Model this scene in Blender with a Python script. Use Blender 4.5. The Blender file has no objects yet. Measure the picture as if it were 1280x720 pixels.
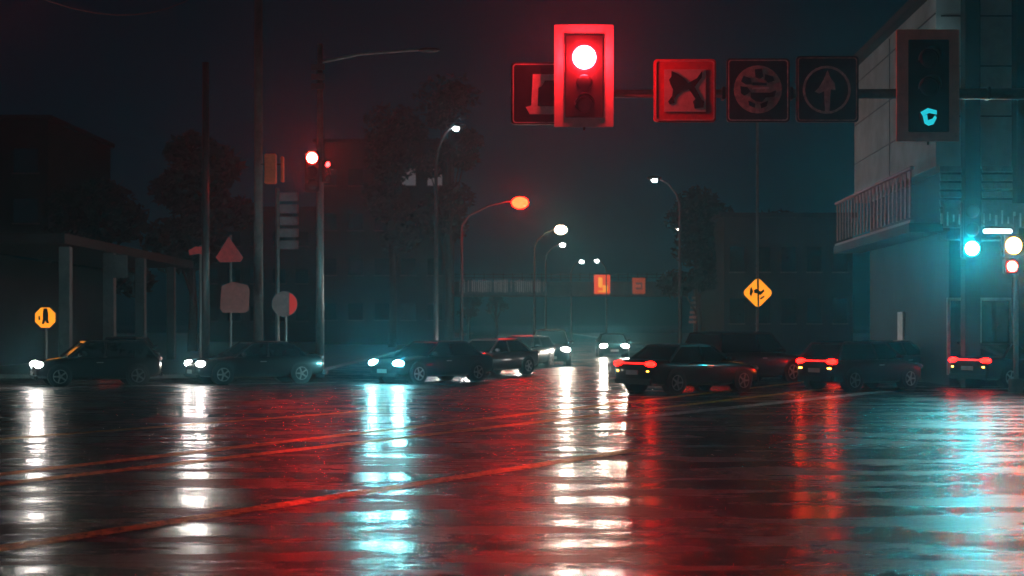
import bpy, bmesh, math, random
from mathutils import Vector, Matrix
random.seed(7)
R = math.radians
scn = bpy.context.scene
COL = scn.collection
F = 1800.0      # focal length in pixels of a 1280 px wide frame
EYE = 2.0       # camera height
HZ = 405.0      # row of the horizon in that frame

# ------------------------------------------------------------------ camera
cd = bpy.data.cameras.new('camera')
cam = bpy.data.objects.new('camera', cd)
COL.objects.link(cam)
cam.location = (0, 0, EYE)
cam.rotation_euler = (R(90), 0, 0)
cd.sensor_width = 36.0
cd.lens = 36.0 * F / 1280.0
cd.shift_y = (HZ - 360.0) / 1280.0
cd.clip_end = 3000
cd.dof.use_dof = True
cd.dof.focus_distance = 26.0
cd.dof.aperture_fstop = 1.5
scn.camera = cam

# ------------------------------------------------------------------ world, added fill sun, exposure
world = bpy.data.worlds.new('World')
scn.world = world
world.use_nodes = True
wn = world.node_tree
wn.nodes.clear()
sky = wn.nodes.new('ShaderNodeTexSky')
sky.sky_type = 'NISHITA'
sky.sun_disc = False
sky.sun_elevation = R(12)
sky.sun_rotation = R(200)
bw = wn.nodes.new('ShaderNodeRGBToBW')
tint = wn.nodes.new('ShaderNodeMix'); tint.data_type = 'RGBA'; tint.blend_type = 'MULTIPLY'
tint.inputs[0].default_value = 1.0
tint.inputs[7].default_value = (0.09, 0.60, 1.0, 1)
bg = wn.nodes.new('ShaderNodeBackground'); bg.inputs[1].default_value = 0.0019
wo = wn.nodes.new('ShaderNodeOutputWorld')
wn.links.new(sky.outputs[0], bw.inputs[0])
wn.links.new(bw.outputs[0], tint.inputs[6])
wn.links.new(tint.outputs[2], bg.inputs[0])
wn.links.new(bg.outputs[0], wo.inputs[0])
sd = bpy.data.lights.new('fill_sun', 'SUN')
sd.energy = 0.055; sd.angle = R(6); sd.color = (1.0, 0.86, 0.78)  # weak warm sun added behind the camera to lift signs and walls
sun = bpy.data.objects.new('fill_sun', sd); COL.objects.link(sun)
sun.rotation_euler = (R(62), 0, R(-22))
scn.view_settings.view_transform = 'Standard'
scn.view_settings.look = 'None'
scn.view_settings.exposure = 0.0
scn.view_settings.gamma = 1.0
scn.view_settings.use_curve_mapping = False
scn.render.engine = 'CYCLES'
cy = scn.cycles
cy.use_denoising = True
cy.max_bounces = 5; cy.diffuse_bounces = 2; cy.glossy_bounces = 3
cy.transmission_bounces = 3; cy.volume_bounces = 0; cy.transparent_max_bounces = 8
cy.sample_clamp_indirect = 3.0; cy.sample_clamp_direct = 400.0
cy.caustics_reflective = False; cy.caustics_refractive = False
cy.use_light_tree = True

# ------------------------------------------------------------------ helpers
def P(px, py, D): return Vector(((px - 640) / F * D, D, EYE + (HZ - py) / F * D))
def G(px, py, z=0.0):
    D = (EYE - z) * F / (py - HZ)
    return Vector(((px - 640) / F * D, D, z))
def X(px, D): return (px - 640) / F * D
def Z(py, D): return EYE + (HZ - py) / F * D

MATS = {}
def mat(name, col, rough=0.5, metal=0.0, noise=0.18, scale=6.0, bump=0.0, coat=0.0):
    if name in MATS: return MATS[name]
    m = bpy.data.materials.new(name); m.use_nodes = True
    nt = m.node_tree; b = nt.nodes['Principled BSDF']
    tc = nt.nodes.new('ShaderNodeTexCoord')
    nz = nt.nodes.new('ShaderNodeTexNoise'); nz.inputs['Scale'].default_value = scale
    nz.inputs['Detail'].default_value = 6; nz.inputs['Roughness'].default_value = 0.65
    nt.links.new(tc.outputs['Object'], nz.inputs['Vector'])
    rp = nt.nodes.new('ShaderNodeValToRGB')
    rp.color_ramp.elements[0].position = 0.3; rp.color_ramp.elements[1].position = 0.72
    lo = [c * (1 - noise * 1.6) for c in col]; hi = [min(1, c * (1 + noise)) for c in col]
    rp.color_ramp.elements[0].color = (*lo, 1); rp.color_ramp.elements[1].color = (*hi, 1)
    nt.links.new(nz.outputs['Fac'], rp.inputs[0]); nt.links.new(rp.outputs[0], b.inputs['Base Color'])
    b.inputs['Roughness'].default_value = rough; b.inputs['Metallic'].default_value = metal
    b.inputs['Coat Weight'].default_value = coat; b.inputs['Coat Roughness'].default_value = 0.06
    if bump:
        bp = nt.nodes.new('ShaderNodeBump'); bp.inputs['Strength'].default_value = bump
        bp.inputs['Distance'].default_value = 0.02
        nt.links.new(nz.outputs['Fac'], bp.inputs['Height']); nt.links.new(bp.outputs[0], b.inputs['Normal'])
    MATS[name] = m
    return m

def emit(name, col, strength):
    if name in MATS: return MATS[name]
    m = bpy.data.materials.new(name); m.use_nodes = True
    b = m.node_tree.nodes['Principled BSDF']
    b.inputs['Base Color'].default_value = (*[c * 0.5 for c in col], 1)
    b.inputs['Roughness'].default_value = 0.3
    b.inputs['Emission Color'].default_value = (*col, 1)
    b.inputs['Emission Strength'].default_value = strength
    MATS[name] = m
    return m

def tagit(o, label=None, cat=None, group=None, kind=None):
    if label: o['label'] = label
    if cat: o['category'] = cat
    if group: o['group'] = group
    if kind: o['kind'] = kind
    return o
def empty(name, loc, label, cat, group=None, rz=0.0):
    o = bpy.data.objects.new(name, None); COL.objects.link(o)
    o.location = loc; o.rotation_euler = (0, 0, rz); o.empty_display_size = 0.3
    return tagit(o, label, cat, group)
def link(name, bm, m, parent=None, smooth=False):
    me = bpy.data.meshes.new(name)
    bmesh.ops.recalc_face_normals(bm, faces=bm.faces)
    bm.to_mesh(me); bm.free()
    if m: me.materials.append(m)
    if smooth:
        for p in me.polygons: p.use_smooth = True
    o = bpy.data.objects.new(name, me); COL.objects.link(o)
    if parent: o.parent = parent
    return o
def B(): return bmesh.new()
def box(bm, c, s, bev=0.0, rot=None):
    r = bmesh.ops.create_cube(bm, size=1.0)
    vs = r['verts']
    bmesh.ops.scale(bm, vec=s, verts=vs)
    if bev:
        es = list({e for v in vs for e in v.link_edges})
        g = bmesh.ops.bevel(bm, geom=es, offset=bev, segments=2, affect='EDGES', clamp_overlap=True)
        vs = list({v for f in g['faces'] for v in f.verts} | {v for v in vs if v.is_valid})
    if rot is not None: bmesh.ops.rotate(bm, cent=(0, 0, 0), matrix=rot, verts=vs)
    bmesh.ops.translate(bm, vec=c, verts=vs)
    return bm
def tube(bm, pts, rad, n=10):
    pts = [Vector(p) for p in pts]
    rads = rad if isinstance(rad, (list, tuple)) else [rad] * len(pts)
    rings = []
    for i, p in enumerate(pts):
        d = (pts[min(i + 1, len(pts) - 1)] - pts[max(i - 1, 0)]).normalized()
        a = d.orthogonal().normalized() if abs(d.z) > 0.9 else d.cross(Vector((0, 0, 1))).normalized()
        b = d.cross(a).normalized()
        if rings:
            pa = rings[-1][1]
            a2 = (pa - d * pa.dot(d))
            if a2.length > 1e-4: a = a2.normalized(); b = d.cross(a)
        ring = [bm.verts.new(p + (a * math.cos(t) + b * math.sin(t)) * rads[i]) for t in [2 * math.pi * k / n for k in range(n)]]
        rings.append((ring, a))
    for (r0, _), (r1, _) in zip(rings, rings[1:]):
        for k in range(n): bm.faces.new((r0[k], r0[(k + 1) % n], r1[(k + 1) % n], r1[k]))
    bm.faces.new(rings[0][0]); bm.faces.new(rings[-1][0])
    return bm
def ell(bm, c, s, u=16, v=10):
    r = bmesh.ops.create_uvsphere(bm, u_segments=u, v_segments=v, radius=1.0)
    bmesh.ops.scale(bm, vec=s, verts=r['verts']); bmesh.ops.translate(bm, vec=c, verts=r['verts'])
    return bm
def prism(bm, poly, y0, y1):
    """polygon in x,z, extruded along y"""
    a = [bm.verts.new((x, y0, z)) for x, z in poly]; b = [bm.verts.new((x, y1, z)) for x, z in poly]
    n = len(poly)
    bm.faces.new(a); bm.faces.new(list(reversed(b)))
    for i in range(n): bm.faces.new((a[i], b[i], b[(i + 1) % n], a[(i + 1) % n]))
    return bm
def disc(r, n=28, cx=0, cz=0): return [(cx + r * math.cos(2 * math.pi * k / n), cz + r * math.sin(2 * math.pi * k / n)) for k in range(n)]
def rrect(w, h, r, n=4):
    out = []
    for sx, sz, a0 in ((1, 1, 0), (-1, 1, 90), (-1, -1, 180), (1, -1, 270)):
        for k in range(n + 1):
            a = R(a0 + 90 * k / n)
            out.append((sx * (w / 2 - r) + r * math.cos(a), sz * (h / 2 - r) + r * math.sin(a)))
    return out
def ringpoly(bm, outer, inner, y0, y1):
    n = len(outer)
    V = [[bm.verts.new((x, y, z)) for x, z in pl] for y in (y0, y1) for pl in (outer, inner)]
    of, inf, ob, ib = V
    for i in range(n):
        j = (i + 1) % n
        bm.faces.new((of[i], of[j], inf[j], inf[i])); bm.faces.new((ob[i], ib[i], ib[j], ob[j]))
        bm.faces.new((of[i], ob[i], ob[j], of[j])); bm.faces.new((inf[i], inf[j], ib[j], ib[i]))
    return bm

# common materials
M_pole = mat('galvanised_steel', (0.17, 0.18, 0.18), 0.45, 0.6, 0.2, 4)
M_poledark = mat('dull_grey_steel', (0.07, 0.075, 0.08), 0.6, 0.3, 0.2, 4)
M_conc = mat('weathered_concrete', (0.10, 0.10, 0.10), 0.75, 0, 0.25, 2.5, 0.3)
M_darkmetal = mat('dark_painted_metal', (0.025, 0.027, 0.03), 0.4, 0.2)
M_black = mat('black_housing', (0.008, 0.008, 0.009), 0.5)
M_white = mat('white_sheet', (0.62, 0.60, 0.58), 0.55, 0, 0.08, 9)
M_tyre = mat('tyre_rubber', (0.012, 0.012, 0.012), 0.75)
M_rim = mat('alloy_rim', (0.35, 0.36, 0.37), 0.3, 0.8)
M_trim = mat('black_trim', (0.01, 0.01, 0.011), 0.35)
M_glass = mat('tinted_car_glass', (0.012, 0.015, 0.018), 0.06, 0, 0.1, 2)
E_red = emit('red_signal_light', (1, 0.010, 0.016), 900)
E_cyan = emit('green_signal_light', (0.01, 0.74, 0.84), 1300)
E_cyan_dim = emit('green_arrow_light', (0.02, 0.62, 0.75), 0.9)
E_amber_sig = emit('warm_signal_light', (1, 0.26, 0.035), 300)
E_red2 = emit('red_far_signal_light', (1, 0.015, 0.01), 1100)
E_tail = emit('tail_light_glow', (1, 0.002, 0.0012), 50)
E_ind = emit('amber_indicator_glow', (1, 0.27, 0.02), 75)
E_head = emit('headlight_glow', (1.0, 0.90, 0.74), 480)
E_headc = emit('xenon_headlight_glow', (0.25, 0.92, 1.0), 480)
E_heads = emit('side_traffic_headlight_glow', (1.0, 0.95, 0.88), 180)

# ------------------------------------------------------------------ ground
def wet_road():
    m = bpy.data.materials.new('wet_asphalt'); m.use_nodes = True
    nt = m.node_tree; b = nt.nodes['Principled BSDF']; L = nt.links
    tc = nt.nodes.new('ShaderNodeTexCoord')
    def mp(sx, sy, rz=0):
        k = nt.nodes.new('ShaderNodeMapping'); k.inputs['Scale'].default_value = (sx, sy, 1)
        k.inputs['Rotation'].default_value = (0, 0, R(rz)); L.new(tc.outputs['Object'], k.inputs[0]); return k
    def nz(v, scale, det=4, ro=0.55):
        n = nt.nodes.new('ShaderNodeTexNoise'); n.inputs['Scale'].default_value = scale
        n.inputs['Detail'].default_value = det; n.inputs['Roughness'].default_value = ro
        L.new(v.outputs[0], n.inputs['Vector']); return n
    def ramp(src, p0, p1, c0, c1):
        r = nt.nodes.new('ShaderNodeMapRange'); r.inputs[1].default_value = p0; r.inputs[2].default_value = p1
        r.inputs[3].default_value = c0; r.inputs[4].default_value = c1; L.new(src, r.inputs[0]); return r
    patch = nz(mp(0.32, 1.2, 7), 1.0, 7, 0.68)             # sheets of standing water
    fine = nz(mp(1, 0.55), 26, 5, 0.8)                        # aggregate
    ripple = nz(mp(0.34, 2.0, 4), 1.0, 8, 0.70)             # wind ripples, wider than deep
    ripple2 = nz(mp(1.5, 18, -4), 1.3, 4, 0.7)
    pud = ramp(patch.outputs['Fac'], 0.44, 0.56, 0.0, 1.0)
    rough = ramp(pud.outputs[0], 0, 1, 0.32, 0.10)
    L.new(rough.outputs[0], b.inputs['Roughness'])
    cr = nt.nodes.new('ShaderNodeValToRGB')
    cr.color_ramp.elements[0].color = (0.006, 0.006, 0.007, 1); cr.color_ramp.elements[1].color = (0.032, 0.032, 0.034, 1)
    L.new(fine.outputs['Fac'], cr.inputs[0]); L.new(cr.outputs[0], b.inputs['Base Color'])
    b1 = nt.nodes.new('ShaderNodeBump'); b1.inputs['Strength'].default_value = 1.0; b1.inputs['Distance'].default_value = 0.085
    L.new(ripple.outputs['Fac'], b1.inputs['Height'])
    b2 = nt.nodes.new('ShaderNodeBump'); b2.inputs['Strength'].default_value = 1.0; b2.inputs['Distance'].default_value = 0.02
    L.new(ripple2.outputs['Fac'], b2.inputs['Height']); L.new(b1.outputs[0], b2.inputs['Normal'])
    b3 = nt.nodes.new('ShaderNodeBump'); b3.inputs['Distance'].default_value = 0.007
    gs = ramp(pud.outputs[0], 0, 1, 0.9, 0.25); L.new(gs.outputs[0], b3.inputs['Strength'])
    L.new(fine.outputs['Fac'], b3.inputs['Height']); L.new(b2.outputs[0], b3.inputs['Normal'])
    L.new(b3.outputs[0], b.inputs['Normal'])
    b.inputs['IOR'].default_value = 1.36
    b.inputs['Coat Weight'].default_value = 0.0; b.inputs['Coat Roughness'].default_value = 0.14
    L.new(b2.outputs[0], b.inputs['Coat Normal'])
    return m
M_road = wet_road()
bm = B(); s = 900
vs = [bm.verts.new(v) for v in ((-s, -60, 0), (s, -60, 0), (s, 1700, 0), (-s, 1700, 0))]; bm.faces.new(vs)
tagit(link('road', bm, M_road), kind='structure')

M_pave = mat('wet_pavement_slabs', (0.10, 0.10, 0.10), 0.3, 0, 0.3, 1.5, 0.2)
M_kerb = mat('kerb_concrete', (0.22, 0.22, 0.21), 0.4, 0, 0.2, 3)
def pavement(pts):
    bm = B(); prism_xy(bm, pts, 0.0, 0.13)
    tagit(link('pavement', bm, M_pave), kind='structure')
    k = B(); n = len(pts)
    for i in range(n):
        a = Vector((*pts[i], 0)); c = Vector((*pts[(i + 1) % n], 0)); d = (c - a)
        if max(a.y, c.y) > 290 or abs(a.x) > 90 and abs(c.x) > 90: continue
        box(k, (a + c) / 2 + Vector((0, 0, 0.07)), (d.length + 0.1, 0.16, 0.15), 0.015, Matrix.Rotation(math.atan2(d.y, d.x), 3, 'Z'))
    tagit(link('kerb', k, M_kerb), kind='structure')
def prism_xy(bm, pts, z0, z1):
    a = [bm.verts.new((x, y, z0)) for x, y in pts]; b = [bm.verts.new((x, y, z1)) for x, y in pts]
    bm.faces.new(list(reversed(a))); bm.faces.new(b)
    for i in range(len(pts)): j = (i + 1) % len(pts); bm.faces.new((a[i], a[j], b[j], b[i]))
pavement([(-100, 53), (-13, 53), (-9.5, 55), (-8, 59), (-8, 300), (-100, 300)])
pavement([(100, 50), (22, 57), (15.5, 64), (13, 70), (12, 300), (100, 300)])

M_yel = mat('yellow_trail_line', (0.80, 0.42, 0.02), 0.35, 0, 0.35, 5)  # orange light trails of traffic imitated by added coloured lines
M_wht = mat('white_streak_line', (0.45, 0.45, 0.44), 0.35, 0, 0.4, 4)  # pale streaks on the road, likewise drawn as added lines
def patchy(m):
    nt = m.node_tree; b = nt.nodes['Principled BSDF']; out = nt.nodes['Material Output']
    tc = nt.nodes.new('ShaderNodeTexCoord'); n = nt.nodes.new('ShaderNodeTexNoise'); n.inputs['Scale'].default_value = 9
    n.inputs['Detail'].default_value = 8; n.inputs['Roughness'].default_value = .75
    mr = nt.nodes.new('ShaderNodeMapRange'); mr.inputs[1].default_value = .40; mr.inputs[2].default_value = .50
    nt.links.new(tc.outputs['Object'], n.inputs['Vector']); nt.links.new(n.outputs['Fac'], mr.inputs[0]); nt.links.new(mr.outputs[0], b.inputs['Alpha'])
patchy(M_yel); patchy(M_wht)  # breaks up the added lines with patchy alpha
def stripe(a, b, w, m, name='trail_line', z=0.004, seg=24):
    bm = B(); a = Vector(a); b = Vector(b); d = (b - a); nrm = Vector((-d.y, d.x, 0)).normalized()
    L_, Rr = [], []
    for i in range(seg + 1):
        p = a.lerp(b, i / seg)
        L_.append(bm.verts.new((p.x + nrm.x * w / 2, p.y + nrm.y * w / 2, z))); Rr.append(bm.verts.new((p.x - nrm.x * w / 2, p.y - nrm.y * w / 2, z)))
    for i in range(seg): bm.faces.new((L_[i], L_[i + 1], Rr[i + 1], Rr[i]))
    return tagit(link(name, bm, m), kind='structure')
def gl(p, q, w, m):
    stripe(G(*p), G(*q), w, m)
gl((-60, 612), (1275, 458), 0.30, M_yel)  # added lines, laid along the light trails
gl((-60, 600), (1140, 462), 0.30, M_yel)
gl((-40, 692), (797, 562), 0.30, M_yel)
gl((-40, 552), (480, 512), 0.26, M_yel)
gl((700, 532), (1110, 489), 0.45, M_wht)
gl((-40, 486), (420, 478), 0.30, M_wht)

# ------------------------------------------------------------------ buildings
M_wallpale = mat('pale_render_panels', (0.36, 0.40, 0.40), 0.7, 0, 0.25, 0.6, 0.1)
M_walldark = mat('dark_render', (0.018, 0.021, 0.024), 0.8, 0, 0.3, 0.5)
M_slat = mat('metal_louvre', (0.22, 0.24, 0.25), 0.45, 0.3)
M_win = mat('dark_window_glass', (0.01, 0.013, 0.016), 0.12)

# building on the right: one long side wall running away, one front facing the junction
bA = empty('corner_building', (0, 0, 0), 'big pale panelled building behind the right traffic signal with louvred ledge', 'building')
c1 = Vector((X(1170, 46), 46, 0)); c2 = Vector((X(1068, 60), 60, 0)); c3 = Vector((c1.x + 22, 46, 0)); c4 = Vector((c2.x + 22, 60, 0))
zl, zh = Z(208, 46), 12.6
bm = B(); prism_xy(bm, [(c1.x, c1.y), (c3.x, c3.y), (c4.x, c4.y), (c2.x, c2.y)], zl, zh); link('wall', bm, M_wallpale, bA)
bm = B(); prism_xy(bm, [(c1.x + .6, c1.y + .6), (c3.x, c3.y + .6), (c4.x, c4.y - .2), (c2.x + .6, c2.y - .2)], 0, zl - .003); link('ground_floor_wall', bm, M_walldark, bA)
dv = (c2 - c1).normalized(); ang = math.atan2(dv.y, dv.x); nv = Vector((-dv.y, dv.x, 0)); nv = nv if nv.x < 0 else -nv
Lw = (c2 - c1).length
bm = B()
for z in (zl + 1.6, zl + 3.2, zl + 4.9): box(bm, (c1 + c2) / 2 + nv * 0.008 + Vector((0, 0, z)), (Lw - .1, 0.03, 0.035), 0, Matrix.Rotation(ang, 3, 'Z'))
for k in (2,): box(bm, c1.lerp(c2, k / 4) + nv * 0.006 + Vector((0, 0, (zl + zh) / 2)), (0.03, 0.03, zh - zl - .2), 0, Matrix.Rotation(ang, 3, 'Z'))
link('panel_joints', bm, M_darkmetal, bA)
bm = B(); box(bm, (c1 + c2) / 2 + Vector((0, 0, zh + .15)) + nv * .1, (Lw + .4, 0.5, 0.3), 0.02, Matrix.Rotation(ang, 3, 'Z')); link('parapet', bm, M_walldark, bA)
# ledge with upright slats along the side wall
zb = zl - 1.75
bm = B()
for k in range(22):
    p = c1.lerp(c2, (k + .5) / 22) + nv * 0.75
    box(bm, p + Vector((0, 0, zl - .85)), (0.22, 0.03, 1.5), 0, Matrix.Rotation(ang, 3, 'Z'))
for z in (zl - .03, zb): box(bm, (c1 + c2) / 2 + nv * .75 + Vector((0, 0, z)), (Lw, 0.12, 0.1), 0, Matrix.Rotation(ang, 3, 'Z'))
link('slatted_screen', bm, mat('pale_slats', (.07, .09, .10), .45), bA)
bm = B(); box(bm, (c1 + c2) / 2 + nv * .3 + Vector((0, 0, zb - .2)), (Lw, 1.1, 0.3), 0.01, Matrix.Rotation(ang, 3, 'Z')); link('awning', bm, M_walldark, bA)
# front: louvre bays and columns
fy = 46 - .02
for xa, xb in ((1172, 1203), (1224, 1266), (1284, 1330)):
    x0, x1 = X(xa, 46), X(xb, 46); bm = B()
    for k in range(6):
        z = zl - .12 - k * .27
        box(bm, ((x0 + x1) / 2, fy - .25, z), (x1 - x0, 0.06, 0.2), 0, Matrix.Rotation(R(-22), 3, 'X'))
    link('louvre', bm, M_slat, bA)
for xa, xb in ((1203, 1222), (1267, 1283)):
    x0, x1 = X(xa, 45.6), X(xb, 45.6); bm = B()
    box(bm, ((x0 + x1) / 2, 45.55, zh / 2), (x1 - x0, 0.5, zh), 0.02); link('column', bm, M_walldark, bA)
bm = B()
for k in range(3): box(bm, ((c1.x + c3.x) / 2, fy - .006, zl + 1.6 * (k + 1)), (c3.x - c1.x - .3, .02, .04))
for k in (2, 4): box(bm, (c1.x + 2.6 * k, fy - .004, (zl + zh) / 2), (.04, .02, zh - zl - .2))
link('front_panel_joints', bm, M_darkmetal, bA)
bm = B(); box(bm, ((c1.x + c3.x) / 2, 45.2, Z(272, 46)), (c3.x - c1.x, 0.18, Z(258, 46) - Z(288, 46)), 0.02)
link('fascia_board', bm, mat('fascia_grey', (0.16, 0.18, 0.19), 0.5), bA)
bm = B()
for k in range(26):
    x = X(1178, 45) + k * .19
    h = 0.32 + 0.12 * math.sin(k * 2.1)
    box(bm, (x, 45.09, Z(273, 45) + .05 * math.sin(k * 3.3)), (0.045 + .02 * (k % 3 == 0), .03, h))
link('fascia_slats', bm, mat('pale_trim', (0.5, 0.5, 0.5), .4), bA)
bm = B(); box(bm, ((c1.x + c3.x) / 2, 45.35, Z(297, 46)), (c3.x - c1.x, 1.0, 0.22), 0.02); link('front_awning', bm, M_walldark, bA)
for xa, xb in ((1100, 1130), (1150, 1172), (1185, 1215), (1224, 1262)):
    D = 46.6 if xa > 1160 else 0
    if D:
        x0, x1 = X(xa, D), X(xb, D); bm = B(); box(bm, ((x0 + x1) / 2, D - .04, 1.6), (x1 - x0, .1, 2.4), .01)
        w = link('window', bm, M_win, bA)
        bm = B(); ringpoly(bm, [(x + (x0 + x1) / 2, z + 1.6) for x, z in rrect(x1 - x0 + .12, 2.5, .02, 1)], [(x + (x0 + x1) / 2, z + 1.6) for x, z in rrect(x1 - x0 - .08, 2.3, .02, 1)], D - .13, D - .05)
        link('frame', bm, M_slat, w)
bm = B(); box(bm, c1.lerp(c2, .55) + nv * (-.57) + Vector((0, 0, 1.7)), (0.9, 0.1, 1.5), .01, Matrix.Rotation(ang, 3, 'Z'))
link('window', bm, mat('frosted_pane', (0.5, 0.55, 0.55), .4), bA)
# flood lamp on the corner that washes the side wall
fl = empty('flood_light', (c1.x - .45, 45.3, Z(52, 45.3)), 'small white flood light fixed high on the corner of the pale building', 'flood light')
bm = B(); box(bm, (0, 0, 0), (.22, .16, .22), .02); link('housing', bm, M_darkmetal, fl)
bm = B(); box(bm, (-.115, .04, 0), (.02, .14, .18), .005); link('lens', bm, emit('flood_glow', (.62, .97, 1), 150), fl)
bm = B(); tube(bm, [(.08, .05, -.02), (.45, .5, -.1)], .025, 6); link('bracket', bm, M_darkmetal, fl)
# lit strip over the pavement
ls = empty('strip_lamp', P(1247, 289, 43), 'white tube lamp glowing above the crossing signal at far right', 'strip lamp')
bm = B(); box(bm, (0, 0, 0), (.86, .1, .13), .03); link('diffuser', bm, emit('strip_glow', (.85, .97, 1), 3.5), ls)
bm = B(); box(bm, (0, .08, .1), (.9, .14, .06), .01); link('housing', bm, M_darkmetal, ls)
bm = B(); tube(bm, [(0, .08, .1), (0, 2.1, .45)], .02, 6); link('bracket', bm, M_darkmetal, ls)

def block(name, label, px0, px1, pytop, D, depth, m, rows, cols, lit=(), group=None, cat='building', roof=True):
    x0, x1 = X(px0, D), X(px1, D); H = Z(pytop, D)
    t = empty(name, ((x0 + x1) / 2, D, 0), label, cat, group)
    w = x1 - x0
    bm = B(); box(bm, (0, depth / 2, H / 2), (w, depth, H)); link('wall', bm, m, t)
    if roof: bm = B(); box(bm, (0, depth / 2, H + .15), (w + .5, depth + .5, .3), .02); link('roof', bm, M_walldark, t)
    for r_ in range(rows):
        for c_ in range(cols):
            cx = -w / 2 + (c_ + .5) * w / cols; cz = 1.7 + (H - 2.2) * (r_ + .35) / rows
            bm = B(); box(bm, (cx, -.01, cz), (w / cols * .55, .08, min(1.5, (H - 2) / rows * .55)), .005)
            mm = M_win
            if (r_, c_) in lit: mm = emit('dim_lit_window', (.75, .9, 1), .06)
            wnd = link('window', bm, mm, t)
            bm = B(); box(bm, (cx, -.08, cz - min(1.5, (H - 2) / rows * .55) / 2 - .05), (w / cols * .62, .16, .07)); link('sill', bm, M_conc, wnd)
    return t
block('office_block', 'dark flat roofed block with rows of windows on the far left', -160, 60, 150, 90, 14, M_walldark, 4, 4)
block('office_block', 'dark block with two faintly lit windows behind the left signal poles', 395, 560, 178, 130, 14, M_walldark, 4, 5, lit=((3, 3), (3, 4)))
block('shop_building', 'low dark building between the diamond sign and the pale building', 905, 1066, 272, 88, 12, M_walldark, 2, 5)
block('office_block', 'distant dark block standing left of the footbridge behind trees', 250, 420, 262, 150, 12, M_walldark, 3, 6)

# arcade on the left
ar = empty('open_shelter', (0, 0, 0), 'roadside shelter with pale square columns behind the round amber sign', 'shelter')
M_colm = mat('pale_column_paint', (0.10, 0.15, 0.16), 0.6, 0, 0.2, 2)
for px, D, w in ((82, 56, .42), (137, 61, .45), (176, 66, .42), (214, 76, .40)):
    bm = B(); box(bm, (X(px, D), D, 2.55), (w, w, 4.9), .02); link('column', bm, M_colm, ar)
a0 = Vector((X(60, 55.5), 55.5, 5.15)); a1 = Vector((X(222, 79), 79, 5.15)); d = a1 - a0
bm = B(); box(bm, (a0 + a1) / 2 + Vector((-2.2, 1.4, .2)), (d.length + 1.5, 5.2, .4), .02, Matrix.Rotation(math.atan2(d.y, d.x), 3, 'Z')); link('roof', bm, M_walldark, ar)
bm = B(); box(bm, (a0 + a1) / 2 + Vector((-5, 4.2, -2.6)), (d.length + 1.5, .2, 5), .02, Matrix.Rotation(math.atan2(d.y, d.x), 3, 'Z')); link('back_wall', bm, M_walldark, ar)
bm = B(); box(bm, P(150, 333, 60.2), (.62, .08, .95), .02); tagit(link('light_panel', bm, M_colm, ar), 'pale board hung under the shelter roof')

# footbridge / overpass
ob = empty('overpass', (0, 170, 0), 'long dark overpass crossing the far road with pale railing bars', 'overpass')
Db = 170
bm = B(); box(bm, ((X(425, Db) + X(905, Db)) / 2, 2, (Z(370, Db) + Z(352, Db)) / 2), (X(905, Db) - X(425, Db), 4, Z(352, Db) - Z(370, Db)), .05); link('deck', bm, mat('overpass_concrete', (.09, .09, .1), .8, 0, .3, 1), ob)
for px in (440, 560, 880):
    bm = B(); box(bm, (X(px, Db), 2, Z(370, Db) / 2), (1.0, 1.6, Z(370, Db)), .05); link('pier', bm, M_conc, ob)
bm = B()
for k in range(52):
    px = 560 + k * 2.55
    if random.random() < .16: continue
    z0, z1 = Z(366, Db), Z(349, Db)
    box(bm, (X(px, Db), -.06, (z0 + z1) / 2), (.05 + .07 * random.random(), .06, (z1 - z0) * random.uniform(.8, 1)))
link('railing_bars', bm, emit('railing_glow', (.8, .85, .9), .10), ob)  # bars emit a faint glow in place of light falling on them
bm = B()
for px in range(425, 905, 12): box(bm, (X(px, Db), .2, Z(346, Db)), (.07, .07, Z(342, Db) - Z(352, Db)))
for py in (343, 347): box(bm, ((X(425, Db) + X(905, Db)) / 2, .2, Z(py, Db)), (X(905, Db) - X(425, Db), .06, .08))
link('handrail', bm, M_darkmetal, ob)
def boardsign(px0, px1, py0, py1, D, m, label, marks, mm, post=True):
    cx, cz = (px0 + px1) / 2, (py0 + py1) / 2; p = P(cx, cz, D)
    w, h = (px1 - px0) / F * D, (py1 - py0) / F * D
    t = empty('gantry_sign', p, label, 'road sign')
    bm = B(); prism(bm, rrect(w, h, .06), -.06, .06); link('panel', bm, m, t)
    bm = B()
    for (mx, mz, mw, mh) in marks: box(bm, (mx * w, -.07, mz * h), (mw * w, .02, mh * h))
    link('marking', bm, mm, t)
    bm = B(); ringpoly(bm, rrect(w + .1, h + .1, .08), rrect(w - .1, h - .1, .05), -.09, .05); link('frame', bm, M_darkmetal, t)
    bm = B(); box(bm, (0, .3, 0), (.1, .45, h * .6)); link('bracket', bm, M_darkmetal, t)
    return t
boardsign(742, 763, 343, 368, 169.2, emit('lit_orange_sign', (1, .07, .015), .85), 'brightly lit red orange sign on the overpass', [(-.1, .1, .25, .5), (.2, -.2, .3, .3), (0, -.35, .5, .08)], emit('lit_yellow_mark', (1, .35, .03), 1.2))
boardsign(790, 807, 347, 368, 169.2, emit('lit_dull_orange_sign', (1, .13, .03), .26), 'smaller dull orange sign on the overpass', [(0, .15, .45, .12), (0, -.15, .45, .12), (.2, 0, .1, .4)], emit('lit_dull_mark', (.25, .02, .01), .3))
boardsign(826, 858, 345, 369, 169.2, mat('brown_sign', (.12, .05, .04), .5), 'dark brown sign at the right end of the overpass', [(0, .25, .75, .1), (0, 0, .75, .1), (0, -.25, .75, .1)], emit('faint_mark', (.6, .15, .1), .12))

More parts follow.
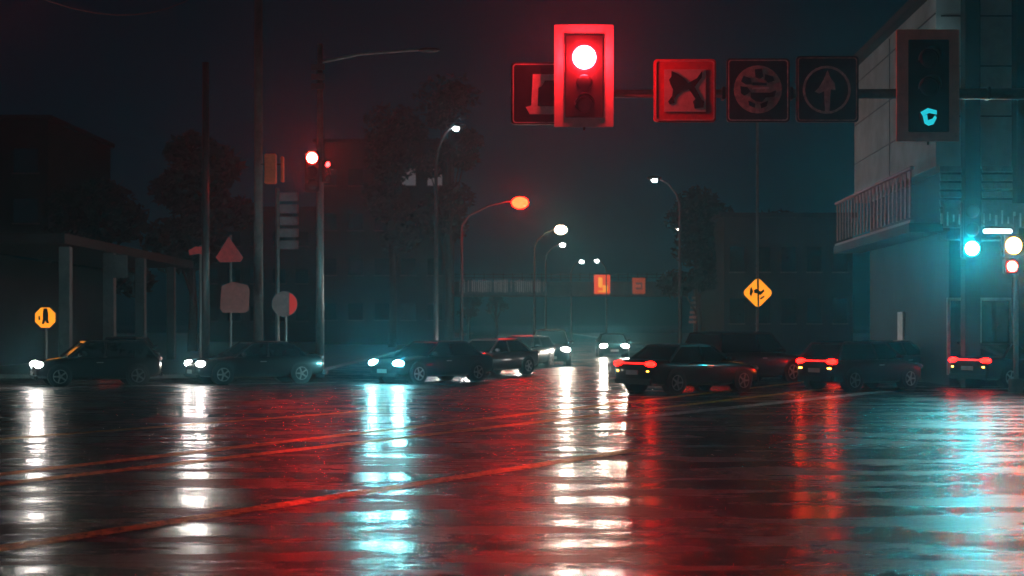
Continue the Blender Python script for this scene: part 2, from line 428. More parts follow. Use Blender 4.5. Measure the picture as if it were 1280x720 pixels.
# ------------------------------------------------------------------ trees
M_bark = mat('bark', (.05, .038, .028), .9, 0, .3, 8, .5)
M_leaf = mat('leaves', (.010, .020, .012), .6, 0, .4, 1.5)
def tree(px, pytop, D, halfw, label, n=2600, trunk=.22, group='trees around the junction', low=.28):
    H = Z(pytop, D); W = halfw / F * D
    t = empty('broadleaf_tree', (X(px, D), D, 0), label, 'tree', group)
    rnd = random.Random(int(px * 7 + D))
    bm = B(); tube(bm, [(0, 0, 0), (.1, 0, H * .2), (-.1, .1, H * .45), (.1, 0, H * .72)], [trunk, trunk * .8, trunk * .55, trunk * .2], 9)
    lobes = []
    for k in range(13):
        a = rnd.uniform(0, 6.28); rr = W * rnd.uniform(.1, .72); z = H * rnd.uniform(low + .12, .88)
        rr *= 1 - max(0, (z / H - .6)) * 1.6
        lobes.append((Vector((rr * math.cos(a), rr * math.sin(a), z)), W * rnd.uniform(.28, .5)))
        tube(bm, [(0, 0, z * .55), (rr * .5 * math.cos(a), rr * .5 * math.sin(a), z * .82), tuple(lobes[-1][0])], [trunk * .35, trunk * .2, .02], 6)
    lobes.append((Vector((0, 0, H * .86)), H * .12))
    link('trunk', bm, M_bark, t)
    bm = B(); ls = max(.12, W * .075)
    for k in range(int(n * 1.6)):
        c, r = lobes[rnd.randrange(len(lobes))]
        v = Vector((rnd.gauss(0, 1), rnd.gauss(0, 1), rnd.gauss(0, 1))).normalized() * r * (rnd.random() ** .45)
        v.z *= .75; p = c + v; p.z = min(p.z, H)
        u = Vector((rnd.gauss(0, 1), rnd.gauss(0, 1), rnd.gauss(0, .7))).normalized(); w_ = u.orthogonal().normalized()
        sz = ls * rnd.uniform(.6, 1.5)
        q = [p + u * sz, p + w_ * sz * .45, p - u * sz, p - w_ * sz * .45]
        bm.faces.new([bm.verts.new(x) for x in q])
    link('crown', bm, M_leaf, t)
    return t
tree(872, 222, 92, 62, 'dark bushy tree standing right of the far road lamps', 4200)
tree(965, 258, 100, 60, 'dark tree behind the amber diamond sign', 3200)
tree(560, 72, 112, 52, 'tall dark tree rising left of the orange street lamp', 4200, .35)
tree(490, 112, 116, 60, 'tall dark tree beside the block with lit windows', 3800, .35)
tree(585, 345, 185, 20, 'small round tree behind the overpass railing', 1200)
tree(240, 150, 98, 85, 'broad dark tree behind the dark concrete pole', 4200, .35)
tree(120, 215, 84, 80, 'dark tree behind the shelter roof', 3600, .3)
tree(620, 352, 200, 16, 'smallest tree far down the road beyond the overpass', 900)

# ------------------------------------------------------------------ street lamps
def street_lamp(lx, ly, D, polex, label, m, r=.2, lit=True, cat='street lamp', group='street lamps along the far road'):
    pos = P(lx, ly, D); bx = X(polex, D)
    t = empty('street_lamp', (bx, D, 0), label, cat, group)
    dx = pos.x - bx; top = pos.z
    bm = B(); tube(bm, [(0, 0, 0), (0, 0, top * .5), (0, 0, top - 1.3)], [.10, .08, .06], 10); link('pole', bm, M_poledark, t)
    bm = B(); tube(bm, [(0, 0, top - 1.3), (dx * .12, 0, top - .75), (dx * .45, 0, top - .2), (dx * .75, 0, top + .02), (dx * .95, 0, top + .1)], [.06, .055, .05, .045, .04], 8); link('arm', bm, M_poledark, t)
    bm = B(); ell(bm, (dx, 0, top + .1), (.38, .17, .12)); link('lamp_head', bm, M_darkmetal, t, True)
    bm = B(); ell(bm, (dx, -.03, top - .02), (r, r, r * .7)); link('bulb_cover', bm, m, t, True)
    return t
E_w = lambda s: emit('white_lamp_%d' % s, (1, .96, .88), s)
street_lamp(570, 160, 56, 545, 'white lit street lamp highest beside the tall dark tree', emit('cool_lamp', (.9, .97, 1), 60), .13)
street_lamp(650, 253, 80, 577, 'orange street lamp glowing through the mist on a curved arm', emit('orange_lamp', (1, .0021, .0005), 260), .46)
street_lamp(701, 287, 105, 668, 'larger warm white street lamp right of the orange one', emit('warm_lamp', (1, .74, .45), 60), .44)
street_lamp(703, 306, 128, 682, 'small white street lamp just below the warm white one', E_w(50), .24)
street_lamp(727, 327, 160, 714, 'left one of the two tiny white street lamps above the overpass', E_w(60), .24)
street_lamp(746, 326, 162, 758, 'right one of the two tiny white street lamps above the overpass', E_w(50), .22)
street_lamp(818, 225, 72, 850, 'small white street lamp highest right of centre', emit('cool_lamp', (.9, .97, 1), 60), .14)
street_lamp(850, 287, 100, 882, 'bright white street lamp in front of the bushy tree', E_w(70), .27)
# unlit lamp on the pole left of centre
# ------------------------------------------------------------------ poles at left
def pole_thing(name, px, D, pytop, w, m, label, cat='pole', cone=.8):
    t = empty(name, (X(px, D), D, 0), label, cat)
    H = Z(pytop, D); bm = B(); tube(bm, [(0, 0, 0), (0, 0, H * .5), (0, 0, H)], [w, w * (1 + cone) / 2, w * cone], 14); link('shaft', bm, m, t, True)
    bm = B(); box(bm, (0, 0, .19), (w * 3.2, w * 3.2, .14), .02); link('base', bm, M_conc, t)
    return t, H
cp, H = pole_thing('utility_pole', 323, 55, -60, .19, M_conc, 'tall pale concrete utility pole left of the red signals', 'utility pole')
bm = B(); box(bm, (0, 0, H - .6), (2.2, .1, .12), .01); link('crossarm', bm, M_darkmetal, cp)
dp, H = pole_thing('utility_pole', 257, 52, 78, .15, M_darkmetal, 'dark pole standing just left of the pale utility pole', 'utility pole')
lp, H = pole_thing('lamp_post', 400, 54, 55, .17, M_pole, 'grey post with long unlit lamp arm reaching right', 'lamp post', .6)
a = P(400, 78, 54) - Vector((X(400, 54), 54, 0)); b_ = P(528, 62, 54) - Vector((X(400, 54), 54, 0))
bm = B(); tube(bm, [a, a.lerp(b_, .4) + Vector((0, 0, .12)), b_], [.06, .05, .04], 8); link('arm', bm, M_pole, lp)
bm = B(); ell(bm, b_ + Vector((.25, 0, -.02)), (.42, .16, .1)); link('lamp_head', bm, M_darkmetal, lp, True)
bm = B(); 
for k in range(3): box(bm, (-.05, -.2, Z(85 + k * 12, 54)), (.5, .06, .22), .01)
link('bracket_plates', bm, M_darkmetal, lp)
cab = B(); p0, p1 = Vector((X(323, 55) - .9, 55, Z(-60, 55) - .5)), P(-60, -60, 30)
tube(cab, [p0.lerp(p1, k / 14) - Vector((0, 0, 1.6 * 4 * (k / 14) * (1 - k / 14))) for k in range(15)], .018, 5)
tagit(link('overhead_cable', cab, M_black), 'thin black cable sagging from the utility pole towards the upper left', 'cable')

def lens_head(name, loc, rz, label, nl, lit, elit, scale=1.0, group=None, cat='traffic signal', dark=M_black, visor=True):
    """vertical traffic head facing -Y; lit = index from the top"""
    t = empty(name, loc, label, cat, group, rz)
    s_ = .34 * scale; h = nl * s_ + .06
    bm = B(); box(bm, (0, .1, 0), (s_ + .04, .2, h), .03 * scale); link('housing', bm, dark, t)
    for k in range(nl):
        z = (nl / 2 - k - .5) * s_
        bm = B(); ell(bm, (0, -.01, z), (s_ * .38, .05, s_ * .38))
        link('lens', bm, elit if k == lit else M_trim, t, True)
        if visor:
            bm = B(); n = 12; r = s_ * .43
            ra = [(r * math.cos(R(-20 + 220 * i / n)), r * math.sin(R(-20 + 220 * i / n))) for i in range(n + 1)]
            A = [bm.verts.new((x, -.0, zz + z)) for x, zz in ra]; C = [bm.verts.new((x, -.2 * scale * (.45 + .55 * max(0, zz / r)), zz + z)) for x, zz in ra]
            for i in range(n): bm.faces.new((A[i], A[i + 1], C[i + 1], C[i]))
            v = link('visor', bm, dark, t, True); sm = v.modifiers.new('thick', 'SOLIDIFY'); sm.thickness = .008
    return t
lens_head('traffic_signal', P(390, 214, 53.4), R(8), 'bigger lit red signal on the lamp post left of centre', 3, 0, E_red2, 1.45, 'small signals at the left kerb')
lens_head('traffic_signal', P(406, 214, 53.6) + Vector((.1, 0, 0)), R(30), 'smaller lit red signal just right of the bigger red one', 3, 0, emit('small_red', (1, .02, .02), 25), .75, 'small signals at the left kerb')
# orange-red box seen from behind + thin edge
bx = empty('signal_box', P(341, 211, 54), 'orange red signal box mounted on the pale utility pole', 'signal box')
M_rust = mat('orange_red_paint', (.55, .12, .05), .5)
bm = B(); box(bm, (-.08, 0, 0), (.42, .35, 1.12), .03); link('housing', bm, M_rust, bx)
bm = B(); box(bm, (.36, .05, -.02), (.09, .3, .95), .02); link('side_plate', bm, M_rust, bx)
bm = B(); tube(bm, [(-.5, .3, .2), (.36, .25, .2)], .03, 6); link('bracket', bm, M_darkmetal, bx)
sb = empty('louvred_cabinet', (X(358, 56), 56, 0), 'tall dark post with stacked louvre plates between the two poles', 'sign post')
bm = B(); tube(bm, [(-.35, 0, 0), (-.35, 0, Z(235, 56))], .08, 8); link('post', bm, M_pole, sb)
bm = B()
for k in range(5): box(bm, (.1, 0, Z(246 + k * 15, 56)), (.75, .08, .34), .02, None)
link('plates', bm, mat('grey_plate', (.16, .17, .19), .5), sb)

M_redback = mat('red_sign_face', (.6, .07, .07), .45)
def post_sign(px, D, shapes, label, group=None, top=None):
    t = empty('road_sign', (X(px, D), D, 0), label, 'road sign', group)
    bm = B(); tube(bm, [(0, .05, 0), (0, .05, Z(top, D))], .045, 8); link('post', bm, M_pole, t)
    for nm, poly, m, y0 in shapes:
        bm = B(); prism(bm, poly, y0, y0 + .03); link(nm, bm, m, t)
    return t
D = 53.0; k_ = D / F
def sh(pts, px): return [((x - px) * k_, Z(y, D)) for x, y in pts]
def circ(cx, cy, r, px, n=26, a0=0, a1=360): return [((cx - px + r * math.cos(R(a0 + (a1 - a0) * i / n))) * k_, Z(cy + r * math.sin(R(a0 + (a1 - a0) * i / n)), D)) for i in range(n + (0 if a1 - a0 == 360 else 1))]
post_sign(288, D, [('triangle_plate', sh([(286, 296), (304, 322), (301, 327), (275, 328), (270, 322)], 288), M_redback, -.03),
                   ('square_plate', sh([(277, 358), (290, 352), (309, 356), (312, 362), (311, 388), (306, 391), (279, 391), (275, 386)], 288), mat('dull_red_plate', (.33, .10, .09), .5), -.03)],
          'red triangle sign over a dull red square plate on one post', top=294)
post_sign(250, D, [('arrow_plate', sh([(236, 313), (245, 308), (262, 309), (262, 320), (248, 317), (237, 319)], 250), M_redback, -.03)], 'small red arrow plate left of the triangle sign', top=306)
post_sign(357, D, [('disc', circ(356, 380, 16, 357), mat('grey_disc', (.25, .16, .16), .5), -.03),
                   ('red_segment', circ(357, 380, 14.5, 357, 16, -70, 70), emit('lit_red_segment', (1, .05, .04), .25), -.05)], 'round sign half bright red and half dark beside the lamp post', top=364)
post_sign(229, 53, [], 'thin bare post left of the dark pole', top=395) if False else None

# amber flashing signs
E_amb = emit('amber_sign_light', (1, .33, .015), 1.25)
def amber_sign(px, py, D, r, shape, label, H, ydark):
    t = empty('warning_sign', (X(px, D), D, 0), label, 'warning sign')
    z = Z(py, D); rr = r * D / F
    bm = B(); tube(bm, [(0, .06, 0), (0, .06, H)], .05, 8); link('post', bm, M_pole, t)
    if shape == 'diamond': poly = [(x * math.cos(R(45)) - zz * math.sin(R(45)), x * math.sin(R(45)) + zz * math.cos(R(45))) for x, zz in rrect(rr * 1.62, rr * 1.62, rr * .3)]
    else: poly = [(rr * math.cos(R(22.5 + 45 * i)), rr * math.sin(R(22.5 + 45 * i))) for i in range(8)]
    up = lambda pl, s_=1.0: [(x * s_, zz * s_ + z) for x, zz in pl]
    bm = B(); prism(bm, up(poly, 1.08), -.02, .03); link('backing_plate', bm, M_black, t)
    bm = B(); prism(bm, up(poly), -.045, -.022); link('lit_face', bm, E_amb, t)
    bm = B()
    for pl in ydark: prism(bm, [(x * rr, zz * rr + z) for x, zz in pl], -.07, -.047)
    link('symbol', bm, M_black, t)
    return t
amber_sign(57, 397, 52, 13.5, 'oct', 'round amber lit warning sign on a thin post at far left', Z(385, 52),
           [[(-.14, .85), (.2, .85), (.3, .3), (.28, -.2), (.38, -.55), (.12, -.5), (.02, -.25), (-.08, -.6), (-.3, -.6), (-.2, -.1), (-.22, .3)], [(-.62, .1), (-.5, .2), (-.42, -.2), (-.6, -.25)]])
amber_sign(947, 366, 50, 17, 'diamond', 'amber lit diamond warning sign on a tall thin pole right of centre', Z(128, 50),
           [[(-.07, 1.0), (.07, 1.0), (.1, -1.0), (-.02, -1.0)], [(-.3, .2), (-.12, .3), (.2, .1), (.42, .26), (.5, .12), (.2, -.18), (-.05, -.05), (-.25, -.05)], [(-.55, .35), (-.45, .42), (-.35, .1), (-.5, -.3), (-.62, -.1)], [(.15, -.4), (.45, -.2), (.5, -.3), (.2, -.52)]])

# ------------------------------------------------------------------ main mast with signals and signs
Dm = 23.0
k23 = Dm / F
armz = Z(116, Dm)
mst = empty('signal_mast', (X(1420, Dm), Dm + .1, 0), 'horizontal steel mast arm carrying the signs and both big signals', 'signal mast')
bm = B(); tube(bm, [(0, 0, 0), (0, 0, armz * .5), (0, 0, armz + .6)], [.16, .15, .13], 16); link('pole', bm, M_pole, mst, True)
x0 = X(655, Dm) - X(1420, Dm)
bm = B(); tube(bm, [(0, 0, armz), (x0 * .5, 0, armz), (x0, 0, armz)], [.1, .075, .06], 14); link('arm', bm, M_pole, mst, True)
for px in (905, 990, 1237):
    bm = B(); box(bm, (X(px, Dm) - X(1420, Dm), 0, armz), (.05, .2, .2), .01); link('clamp', bm, M_darkmetal, mst)

def big_signal(px0, px1, py0, py1, label, frame_m, inner, lens, group):
    cx, cz = (px0 + px1) / 2, (py0 + py1) / 2
    w, h = (px1 - px0) * k23, (py1 - py0) * k23
    t = empty('traffic_signal', (X(cx, Dm), Dm - .2, Z(cz, Dm)), label, 'traffic signal', group)
    ix0, ix1, iz0, iz1 = inner
    iw, ih = (ix1 - ix0) * k23, (iz1 - iz0) * k23; ox = ((ix0 + ix1) / 2 - cx) * k23; oz = -((iz0 + iz1) / 2 - cz) * k23
    bm = B(); ringpoly(bm, rrect(w, h, .02), [(x + ox, z + oz) for x, z in rrect(iw, ih, .02)], -.015, .015)
    o = link('backboard', bm, frame_m, t)
    bv = o.modifiers.new('b', 'BEVEL'); bv.width = .006; bv.segments = 2
    bm = B(); box(bm, (ox, .08, oz), (iw + .004, .22, ih + .004), .01); link('housing', bm, M_black, t)
    for (ly, r, m, dome, vis) in lens:
        z = -(ly - cz) * k23
        bm = B(); ell(bm, (ox, -.03, z), (r, dome, r), 28, 16); ln = link('lens', bm, m, t, True)
        if vis:
            bm = B(); n = 16; rv = r + .03
            ra = [(rv * math.cos(R(-10 + 200 * i / n)), rv * math.sin(R(-10 + 200 * i / n))) for i in range(n + 1)]
            A = [bm.verts.new((x + ox, -.03, zz + z)) for x, zz in ra]; C = [bm.verts.new((x + ox, -.03 - .24 * (.4 + .6 * max(0, zz / rv)), zz + z)) for x, zz in ra]
            for i in range(n): bm.faces.new((A[i], A[i + 1], C[i + 1], C[i]))
            v = link('visor', bm, M_black, t, True); sm = v.modifiers.new('t', 'SOLIDIFY'); sm.thickness = .006
    bm = B(); box(bm, (0, .17, -.05), (.12, .12, h * .4)); link('bracket', bm, M_darkmetal, t)
    bm = B(); tube(bm, [(ox, .02, -h / 2), (ox, .02, -h / 2 - .05)], .02, 8); link('drain_stub', bm, M_darkmetal, t)
    return t
big_signal(692, 766, 34, 161, 'big traffic signal showing bright red with a pale board at top centre', M_white, (706, 753, 47, 149),
           [(75, .185, E_red, .15, False), (106, .13, M_trim, .04, False), (134, .13, M_trim, .04, True)], 'big signals on the mast arm')
big_signal(1116, 1194, 40, 179, 'big unlit looking signal with brown framed board and small cyan light, at upper right', mat('brown_painted_board', (.80, .40, .31), .5, 0, .10, 5), (1131, 1181, 53, 167),
           [(77, .14, M_trim, .05, True), (112, .14, M_trim, .05, True)], 'big signals on the mast arm')
# small cyan arrow in that signal: modelled as a lit arrow glyph
sig = [o for o in bpy.data.objects if o.name.startswith('traffic_signal') and o.get('label', '').startswith('big unlit')][0]
cz = (40 + 179) / 2
def sp(pts): return [((x - 1155) * k23, -(y - cz) * k23) for x, y in pts]
bm = B()
for pl in ([(1145, 143), (1154, 138), (1165, 141), (1165, 146), (1156, 144), (1148, 148)], [(1148, 148), (1153, 146), (1154, 153), (1160, 151), (1163, 147), (1165, 150), (1161, 158), (1155, 160), (1150, 157)]):
    prism(bm, sp(pl), -.06, -.045)
o = link('arrow_light', bm, E_cyan_dim, sig)
bm = B(); ell(bm, (0, -.03, -(148 - cz) * k23), (.14, .02, .14)); link('lens', bm, M_trim, sig, True)

# mast signs
M_signdark = mat('navy_black_sign_face', (.02, .03, .04), .35, 0, .25, 8)
M_signedge = mat('sign_edge_line', (.65, .62, .62), .4)
M_mark = mat('pale_sign_mark', (.78, .74, .72), .45, 0, .15, 12)
M_markdull = mat('dull_sign_mark', (.50, .40, .37), .5, 0, .35, 12)
M_ring = mat('dull_red_ring', (.30, .16, .15), .5, 0, .35, 12)
def mast_sign(px0, px1, py0, py1, label, face, edge, layers, Ds=Dm - .12):
    kk = Ds / F; cx, cz = (px0 + px1) / 2, (py0 + py1) / 2; w, h = (px1 - px0) * kk, (py1 - py0) * kk
    t = empty('road_sign', P(cx, cz, Ds), label, 'road sign', 'square signs on the mast arm')
    bm = B(); prism(bm, rrect(w, h, .06), -.015, .02); link('panel', bm, face, t)
    bm = B(); ringpoly(bm, rrect(w - .05, h - .05, .05), rrect(w - .085, h - .085, .04), -.022, -.0155); link('border', bm, edge, t)
    for nm, m, polys, y in layers:
        bm = B()
        for pl in polys:
            if isinstance(pl, tuple): # ring
                ringpoly(bm, [(x * kk, z * kk) for x, z in pl[0]], [(x * kk, z * kk) for x, z in pl[1]], -y - .004, -y)
            else: prism(bm, [((x - cx) * kk, -(z - cz) * kk) for x, z in pl], -y - .004, -y)
        link(nm, bm, m, t)
    for zz in (-.15, .15):
        pass
    bm = B(); box(bm, (0, .05, (cz - 116) * kk), (.3, .06, .08), .005); link('clamp', bm, M_darkmetal, t)
    return t
mast_sign(639, 716, 78, 156, 'dark square road sign with pale bent lane symbol behind the red signal', M_signdark, M_signedge,
    [('symbol', M_mark, [[(666, 93), (704, 93), (704, 100), (681, 101), (679, 105), (677, 108), (673, 110), (672, 133), (710, 133), (710, 143), (662, 143), (657, 134), (664, 132)]], .018)])
M_redface = mat('red_sign_sheet', (.62, .035, .05), .4, 0, .15, 8)
mast_sign(817, 895, 74, 153, 'red bordered square sign with black crossed figure on white', M_redface, mat('pink_edge', (.75, .35, .36), .4),
    [('white_field', mat('white_sign_sheet', (.62, .55, .52), .45, 0, .15, 10), [[(830, 87), (882, 87), (882, 140), (830, 140)]], .018),
     ('symbol', M_black, [[(839, 89), (846, 92), (856, 99), (860, 104), (871, 98), (878, 88), (877, 97), (868, 109), (872, 116), (877, 125), (880, 127), (879, 135), (868, 136), (866, 127), (869, 124), (861, 112), (852, 114), (846, 119), (842, 124), (843, 129), (837, 131), (835, 127), (840, 120), (841, 112), (838, 106), (836, 100), (839, 96)]], .024)])
def cir(cx, cy, r, n=28, s0=0, s1=360): return [(cx + r * math.cos(R(s0 + (s1 - s0) * i / n)), cy + r * math.sin(R(s0 + (s1 - s0) * i / n))) for i in range(n)]
mast_sign(908, 987, 73, 153, 'dark square sign with a filled dull disc and dark marks', M_signdark, M_markdull,
    [('disc', M_markdull, [cir(947, 112, 30)], .018),
     ('marks', M_signdark, [[(929, 95), (938, 98), (940, 106), (932, 106), (926, 102)], [(943, 87), (952, 86), (954, 96), (949, 99), (944, 97)], [(956, 93), (966, 96), (968, 101), (960, 104), (955, 100)],
                           [(925, 108), (934, 109), (938, 115), (930, 120), (926, 117)], [(940, 103), (958, 104), (958, 107), (940, 107)], [(938, 116), (962, 116), (970, 113), (968, 121), (957, 122), (952, 128), (944, 127), (938, 122)], [(935, 126), (944, 130), (943, 135), (936, 132)], [(950, 130), (960, 126), (958, 133), (951, 136)]], .024),
     ('bar', M_mark, [[(940, 110), (961, 109), (961, 111.5), (940, 112)]], .024)])
mast_sign(995, 1073, 70, 153, 'dark square sign with a ringed upward arrow', M_signdark, M_ring,
    [('ring', M_markdull, [(cir(-1, -1, 30), cir(-1, -1, 27))], .018),
     ('arrow', M_markdull, [[(1034, 88), (1038, 98), (1043, 104), (1044, 113), (1038, 112), (1036.5, 140), (1031, 140), (1030, 114), (1024, 117), (1018, 115), (1023, 110), (1029, 100)]], .018)])

# red signal just outside the top left corner of the frame, its glow reaches in
rs = lens_head('traffic_signal', P(-42, 4, 11), 0, 'red signal hanging just past the upper left corner', 3, 0, emit('near_red', (1, .02, .02), 300), 1.0, None)
ra_ = empty('signal_mast', (X(-300, 11), 11.2, 0), 'mast holding the red signal past the left edge', 'signal mast')
bm = B(); tube(bm, [(0, 0, 0), (0, 0, 4.7)], .11, 10); link('pole', bm, M_pole, ra_)
bm = B(); tube(bm, [(0, 0, 4.6), (X(-42, 11) - X(-300, 11), 0, 4.6)], .06, 10); link('arm', bm, M_pole, ra_)

# ------------------------------------------------------------------ right hand crossing signals
Dr = 42.0
rp = empty('signal_post', (X(1270, Dr), Dr, 0), 'grey signal post with short arm at the right kerb', 'signal post')
bm = B(); tube(bm, [(0, 0, 0), (0, 0, Z(270, Dr))], .07, 12); link('pole', bm, M_pole, rp)
bm = B(); tube(bm, [(0, 0, Z(300, Dr)), (X(1215, Dr) - X(1270, Dr), 0, Z(300, Dr))], .035, 8); link('arm', bm, M_pole, rp)
bm = B(); box(bm, (0, 0, .2), (.35, .35, .4), .03); link('base', bm, M_conc, rp)
lens_head('traffic_signal', P(1215, 287, Dr - .3), 0, 'brilliant cyan green signal glowing in front of the pale building', 3, 2, E_cyan, 1.6, 'signals on the right kerb post', visor=False)
bpy.data.objects[-1] if False else None
lens_head('traffic_signal', P(1267, 307, Dr - .3), R(6), 'warm white signal at the right edge above a red one', 1, 0, E_amber_sig, 1.8, 'signals on the right kerb post', visor=False)
lens_head('traffic_signal', P(1265, 333, Dr - .42), R(6), 'red signal at the right edge below the warm white one', 1, 0, emit('red_right', (1, .012, .008), 600), 1.15, 'signals on the right kerb post', visor=False)

# ------------------------------------------------------------------ cars
PAINT = {}
def paint(name, col): return mat(name, col, .32, .3, .06, 3, 0, 1.0)
def car(loc, rz, label, col, cname, kind='sedan', head=None, tail=None, ind=None, group='cars crossing the junction'):
    L, W, H = {'sedan': (4.5, 1.8, 1.43), 'suv': (4.6, 1.86, 1.75), 'hatch': (4.0, 1.72, 1.48)}[kind]
    t = empty('car', (loc[0], loc[1], 0.0), label, 'car', group, rz)
    M = paint(cname, col); hw = W / 2; k = H / 1.43
    belt = .93 * (1 + (k - 1) * .7)
    st = [(-.5, .42, .78, .82), (-.485, .3, .97, .92), (-.42, .24, 1.03, .97), (-.3, .2, 1.02, 1), (-.1, .19, .99, 1), (.12, .19, .98, 1), (.26, .2, .94, 1), (.38, .22, .87, .975), (.46, .24, .78, .92), (.495, .32, .66, .82)]
    bm = B(); rings = []
    for fx, zb_, zt, wf in st:
        zt = zt * belt / .95; w = hw * wf; h = zt - zb_
        half = [(0, zb_), (.8 * w, zb_), (.97 * w, zb_ + .1 * h), (w, zb_ + .45 * h), (.985 * w, zb_ + .75 * h), (.93 * w, zb_ + .94 * h), (.6 * w, zb_ + 1.0 * h), (0, zb_ + 1.03 * h)]
        ring = [(y, z) for y, z in half] + [(-y, z) for y, z in reversed(half[1:-1])]
        rings.append([bm.verts.new((fx * L, y, z)) for y, z in ring])
    n = len(rings[0])
    for a_, b2 in zip(rings, rings[1:]):
        for i in range(n): bm.faces.new((a_[i], a_[(i + 1) % n], b2[(i + 1) % n], b2[i]))
    bm.faces.new(rings[0]); bm.faces.new(rings[-1])
    body = link('body', bm, M, t, True); sm = body.modifiers.new('s', 'SUBSURF'); sm.levels = 1; sm.render_levels = 2
    # greenhouse
    if kind == 'sedan': xf, xft, xrt, xr = .22, .06, -.22, -.36
    elif kind == 'suv': xf, xft, xrt, xr = .24, .12, -.42, -.47
    else: xf, xft, xrt, xr = .25, .1, -.36, -.46
    zb2 = belt - .02; wb, wt = hw * .93, hw * .72; ztp = H - .06
    def fr(xa, xb, w, z, s=0): return [(xa * L, w, z), (xb * L, w, z), (xb * L, -w, z), (xa * L, -w, z)]
    bm = B(); lo = [bm.verts.new(p) for p in fr(xf, xr, wb, zb2)]; hi = [bm.verts.new(p) for p in fr(xft, xrt, wt, ztp)]
    bm.faces.new(list(reversed(lo))); bm.faces.new(hi)
    for i in range(4): bm.faces.new((lo[i], lo[(i + 1) % 4], hi[(i + 1) % 4], hi[i]))
    link('windows', bm, M_glass, t)
    bm = B()
    lo = [bm.verts.new(p) for p in fr(xft + .012, xrt - .012, wt + .02, ztp - .03)]; mi = [bm.verts.new(p) for p in fr(xft, xrt, wt, ztp + .025)]; hi = [bm.verts.new(p) for p in fr(xft - .06, xrt + .06, wt * .72, H)]
    bm.faces.new(list(reversed(lo))); bm.faces.new(hi)
    for a_, b2 in ((lo, mi), (mi, hi)):
        for i in range(4): bm.faces.new((a_[i], a_[(i + 1) % 4], b2[(i + 1) % 4], b2[i]))
    link('roof', bm, M, t, False)
    for sx, xa, xb in ((1, xf, xft), (1, xr, xrt), (-1, xf, xft), (-1, xr, xrt), (1, -.04, -.05), (-1, -.04, -.05)):
        bm = B(); tube(bm, [(xa * L, sx * wb, zb2), (xb * L, sx * (wt + .005), ztp)], [.045, .035], 6); link('pillar', bm, M, t)
    # wheels
    for fx in (.31, -.3):
        for sy in (1, -1):
            bm = B(); y0 = sy * (hw - .12); r = .33 if kind != 'suv' else .37
            bmc = B(); tube(bmc, [(fx * L, sy * (hw - .25), r + .02), (fx * L, sy * (hw + .004), r + .02)], r + .05, 24); link('wheel_arch', bmc, M_black, t)
            tube(bm, [(fx * L, y0 - sy * .1, r), (fx * L, y0 - sy * .08, r), (fx * L, y0 + sy * .11, r), (fx * L, y0 + sy * .135, r)], [r * .9, r, r, r * .92], 24)
            wl = link('wheel', bm, M_tyre, t)
            bm = B(); ringpts = disc(r * .62, 24); 
            v0 = len(bm.verts)
            tube(bm, [(fx * L, y0 + sy * .12, r), (fx * L, y0 + sy * .142, r)], r * .2, 10)
            for q in range(5):
                a_ = 2 * math.pi * q / 5
                box(bm, (fx * L + math.cos(a_) * r * .36, y0 + sy * .139, r + math.sin(a_) * r * .36), (r * .6, .014, r * .15), 0, Matrix.Rotation(-a_, 3, 'Y'))
            for q in range(24):
                a_, c_ = 2 * math.pi * q / 24, 2 * math.pi * (q + 1) / 24
                pts = [(rr * math.cos(an), rr * math.sin(an)) for rr, an in ((r * .68, a_), (r * .68, c_), (r * .6, c_), (r * .6, a_))]
                bm.faces.new([bm.verts.new((fx * L + x, y0 + sy * .146, r + z)) for x, z in pts])
            link('rim', bm, M_rim, wl)
    zh_, zt_ = .68 * belt / .93, .86 * belt / .93
    for sy in (1, -1):
        bm = B(); ell(bm, (.462 * L, sy * hw * .70, zh_), (.14, .22, .105)); link('headlight', bm, head or M_slat, t, True)
        bm = B(); ell(bm, (-.478 * L, sy * hw * .72, zt_), (.1, .2, .085)); link('tail_light', bm, tail or M_ring, t, True)
        bm = B(); ell(bm, (-.486 * L, sy * hw * .66, zt_ - .2), (.05, .13, .035)); link('indicator', bm, (ind if ind else M_markdull), t, True)
        bm = B(); ell(bm, (.16 * L, sy * (hw + .07), belt + .06), (.07, .11, .07)); link('mirror', bm, M, t, True)
        bm = B(); box(bm, (0, sy * (hw * .99), belt * .8), (.22, .03, .03), .006); link('door_handle', bm, M_rim, t)
    if tail:
        bm = B(); box(bm, (-.488 * L, 0, zt_ + .02), (.05, hw * 1.1, .035), .008); link('streak_bar', bm, emit('streak_bar_glow', (1, .008, .006), 7), t)  # glowing bar added across the rear to give a horizontal red streak
    bm = B(); box(bm, (.487 * L, 0, .5), (.06, hw * 1.05, .2), .02); link('grille', bm, M_trim, t)
    bm = B(); box(bm, (.503 * L, 0, .42), (.02, .48, .13), .004); link('number_plate', bm, M_white, t)
    bm = B(); box(bm, (-.503 * L, 0, .62), (.02, .48, .13), .004); link('number_plate', bm, M_white, t)
    bm = B(); box(bm, (-.49 * L, 0, .38), (.12, hw * 1.7, .2), .04); link('bumper', bm, M_trim, t)
    bm = B(); box(bm, (.485 * L, 0, .3), (.12, hw * 1.6, .14), .04); link('bumper', bm, M_trim, t)
    return t
def at(px, D): return (X(px, D), D)
blk, nvy, gry, mar, slv = (.006, .006, .007), (.008, .011, .022), (.02, .022, .024), (.035, .006, .008), (.25, .26, .27)
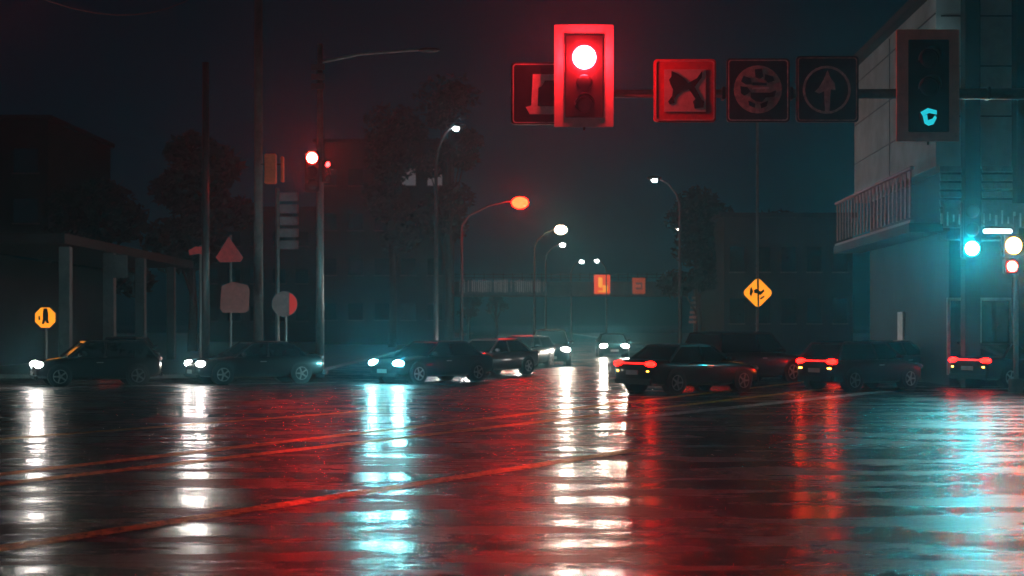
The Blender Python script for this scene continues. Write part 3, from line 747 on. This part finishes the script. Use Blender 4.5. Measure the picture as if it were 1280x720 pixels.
# oncoming queue in the middle
gq = 'oncoming cars with headlights on'
car(at(688, 70), R(-90), 'oncoming tall car with the brightest warm headlights near the middle', gry, 'grey_paint', 'suv', E_head, group=gq)
car(at(765, 88), R(-90), 'oncoming car with bright headlights, right of the brightest one', blk, 'black_paint', 'sedan', E_head, group=gq)
car(at(655, 66), R(-112), 'oncoming hatchback turning, between the brightest car and the silver one', nvy, 'navy_paint', 'hatch', E_head, group=gq)
car(at(612, 57), R(-128), 'silver roofed car turning left right of the cyan lit car', slv, 'silver_paint', 'sedan', E_heads, group=gq)
car(at(540, 50), R(-135), 'black car with glaring cyan white headlights left of centre', blk, 'black_paint', 'sedan', E_headc, group=gq)
car(at(318, 49), R(-150), 'dark grey car with white headlights in front of the pale utility pole', gry, 'grey_paint', 'sedan', E_heads, group=gq)
car(at(120, 47), R(-155), 'black hatchback with white headlights beside the round amber sign', blk, 'black_paint', 'hatch', E_heads, group=gq)
# leaving traffic at the right
gr_ = 'cars leaving to the right with red tail lights'
car((5.2, 42.5), R(38), 'nearest dark car with red tail lights just right of centre', blk, 'black_paint', 'sedan', None, E_tail, E_ind, gr_)
car((10.7, 44.2), R(34), 'dark hatchback with red tail lights just right of the amber diamond sign', mar, 'maroon_paint', 'hatch', None, E_tail, E_ind, gr_)
car((16.2, 46.2), R(30), 'dark blue car with red tail lights nearest to the right kerb post', nvy, 'navy_paint', 'sedan', None, E_tail, E_ind, gr_)
car((7.9, 49), R(40), 'tall dark car with red tail lights behind the first two leaving cars', blk, 'black_paint', 'suv', None, E_tail, E_ind, gr_)
car((13.4, 51), R(36), 'dark car half hidden behind the leaving hatchback', gry, 'grey_paint', 'sedan', None, E_tail, E_ind, gr_)
car(at(1192, 60), R(150), 'silver roofed car with pale headlights near the right pavement', slv, 'silver_paint', 'sedan', emit('dim_head', (1, .95, .9), 60), E_tail, None, gr_)
car(at(163, 62), R(90), 'parked dark red car with pale sides in front of the shelter', mar, 'maroon_paint', 'hatch', None, emit('dim_tail', (1, .1, .05), 3), None, 'parked cars')

# little white striped bollard post at the tree
st_ = empty('marker_post', (X(868, 96), 96, 0), 'thin post with white banded ornament under the bushy tree', 'marker post')
bm = B(); tube(bm, [(0, 0, 0), (0, 0, Z(345, 96))], .07, 8); link('post', bm, M_pole, st_)
bm = B()
for k in range(6): tube(bm, [(0, 0, Z(404 - k * 6, 96)), (0, 0, Z(401 - k * 6, 96))], .38 - .04 * k, 12)
link('white_bands', bm, M_white, st_)

# ------------------------------------------------------------------ haze
hb = B(); box(hb, (0, 240, 14), (420, 560, 32))
hz = link('haze', hb, None)
hm = bpy.data.materials.new('night_haze'); hm.use_nodes = True
hn = hm.node_tree; hn.nodes.clear()
pv = hn.nodes.new('ShaderNodeVolumePrincipled'); pv.inputs['Color'].default_value = (.22, .82, 1.0, 1)
pv.inputs['Density'].default_value = .0018; pv.inputs['Anisotropy'].default_value = .85
ho = hn.nodes.new('ShaderNodeOutputMaterial'); hn.links.new(pv.outputs[0], ho.inputs['Volume'])
hz.data.materials.append(hm); tagit(hz, kind='stuff')
tagit(hz, 'thin misty night air over the whole junction', 'haze')
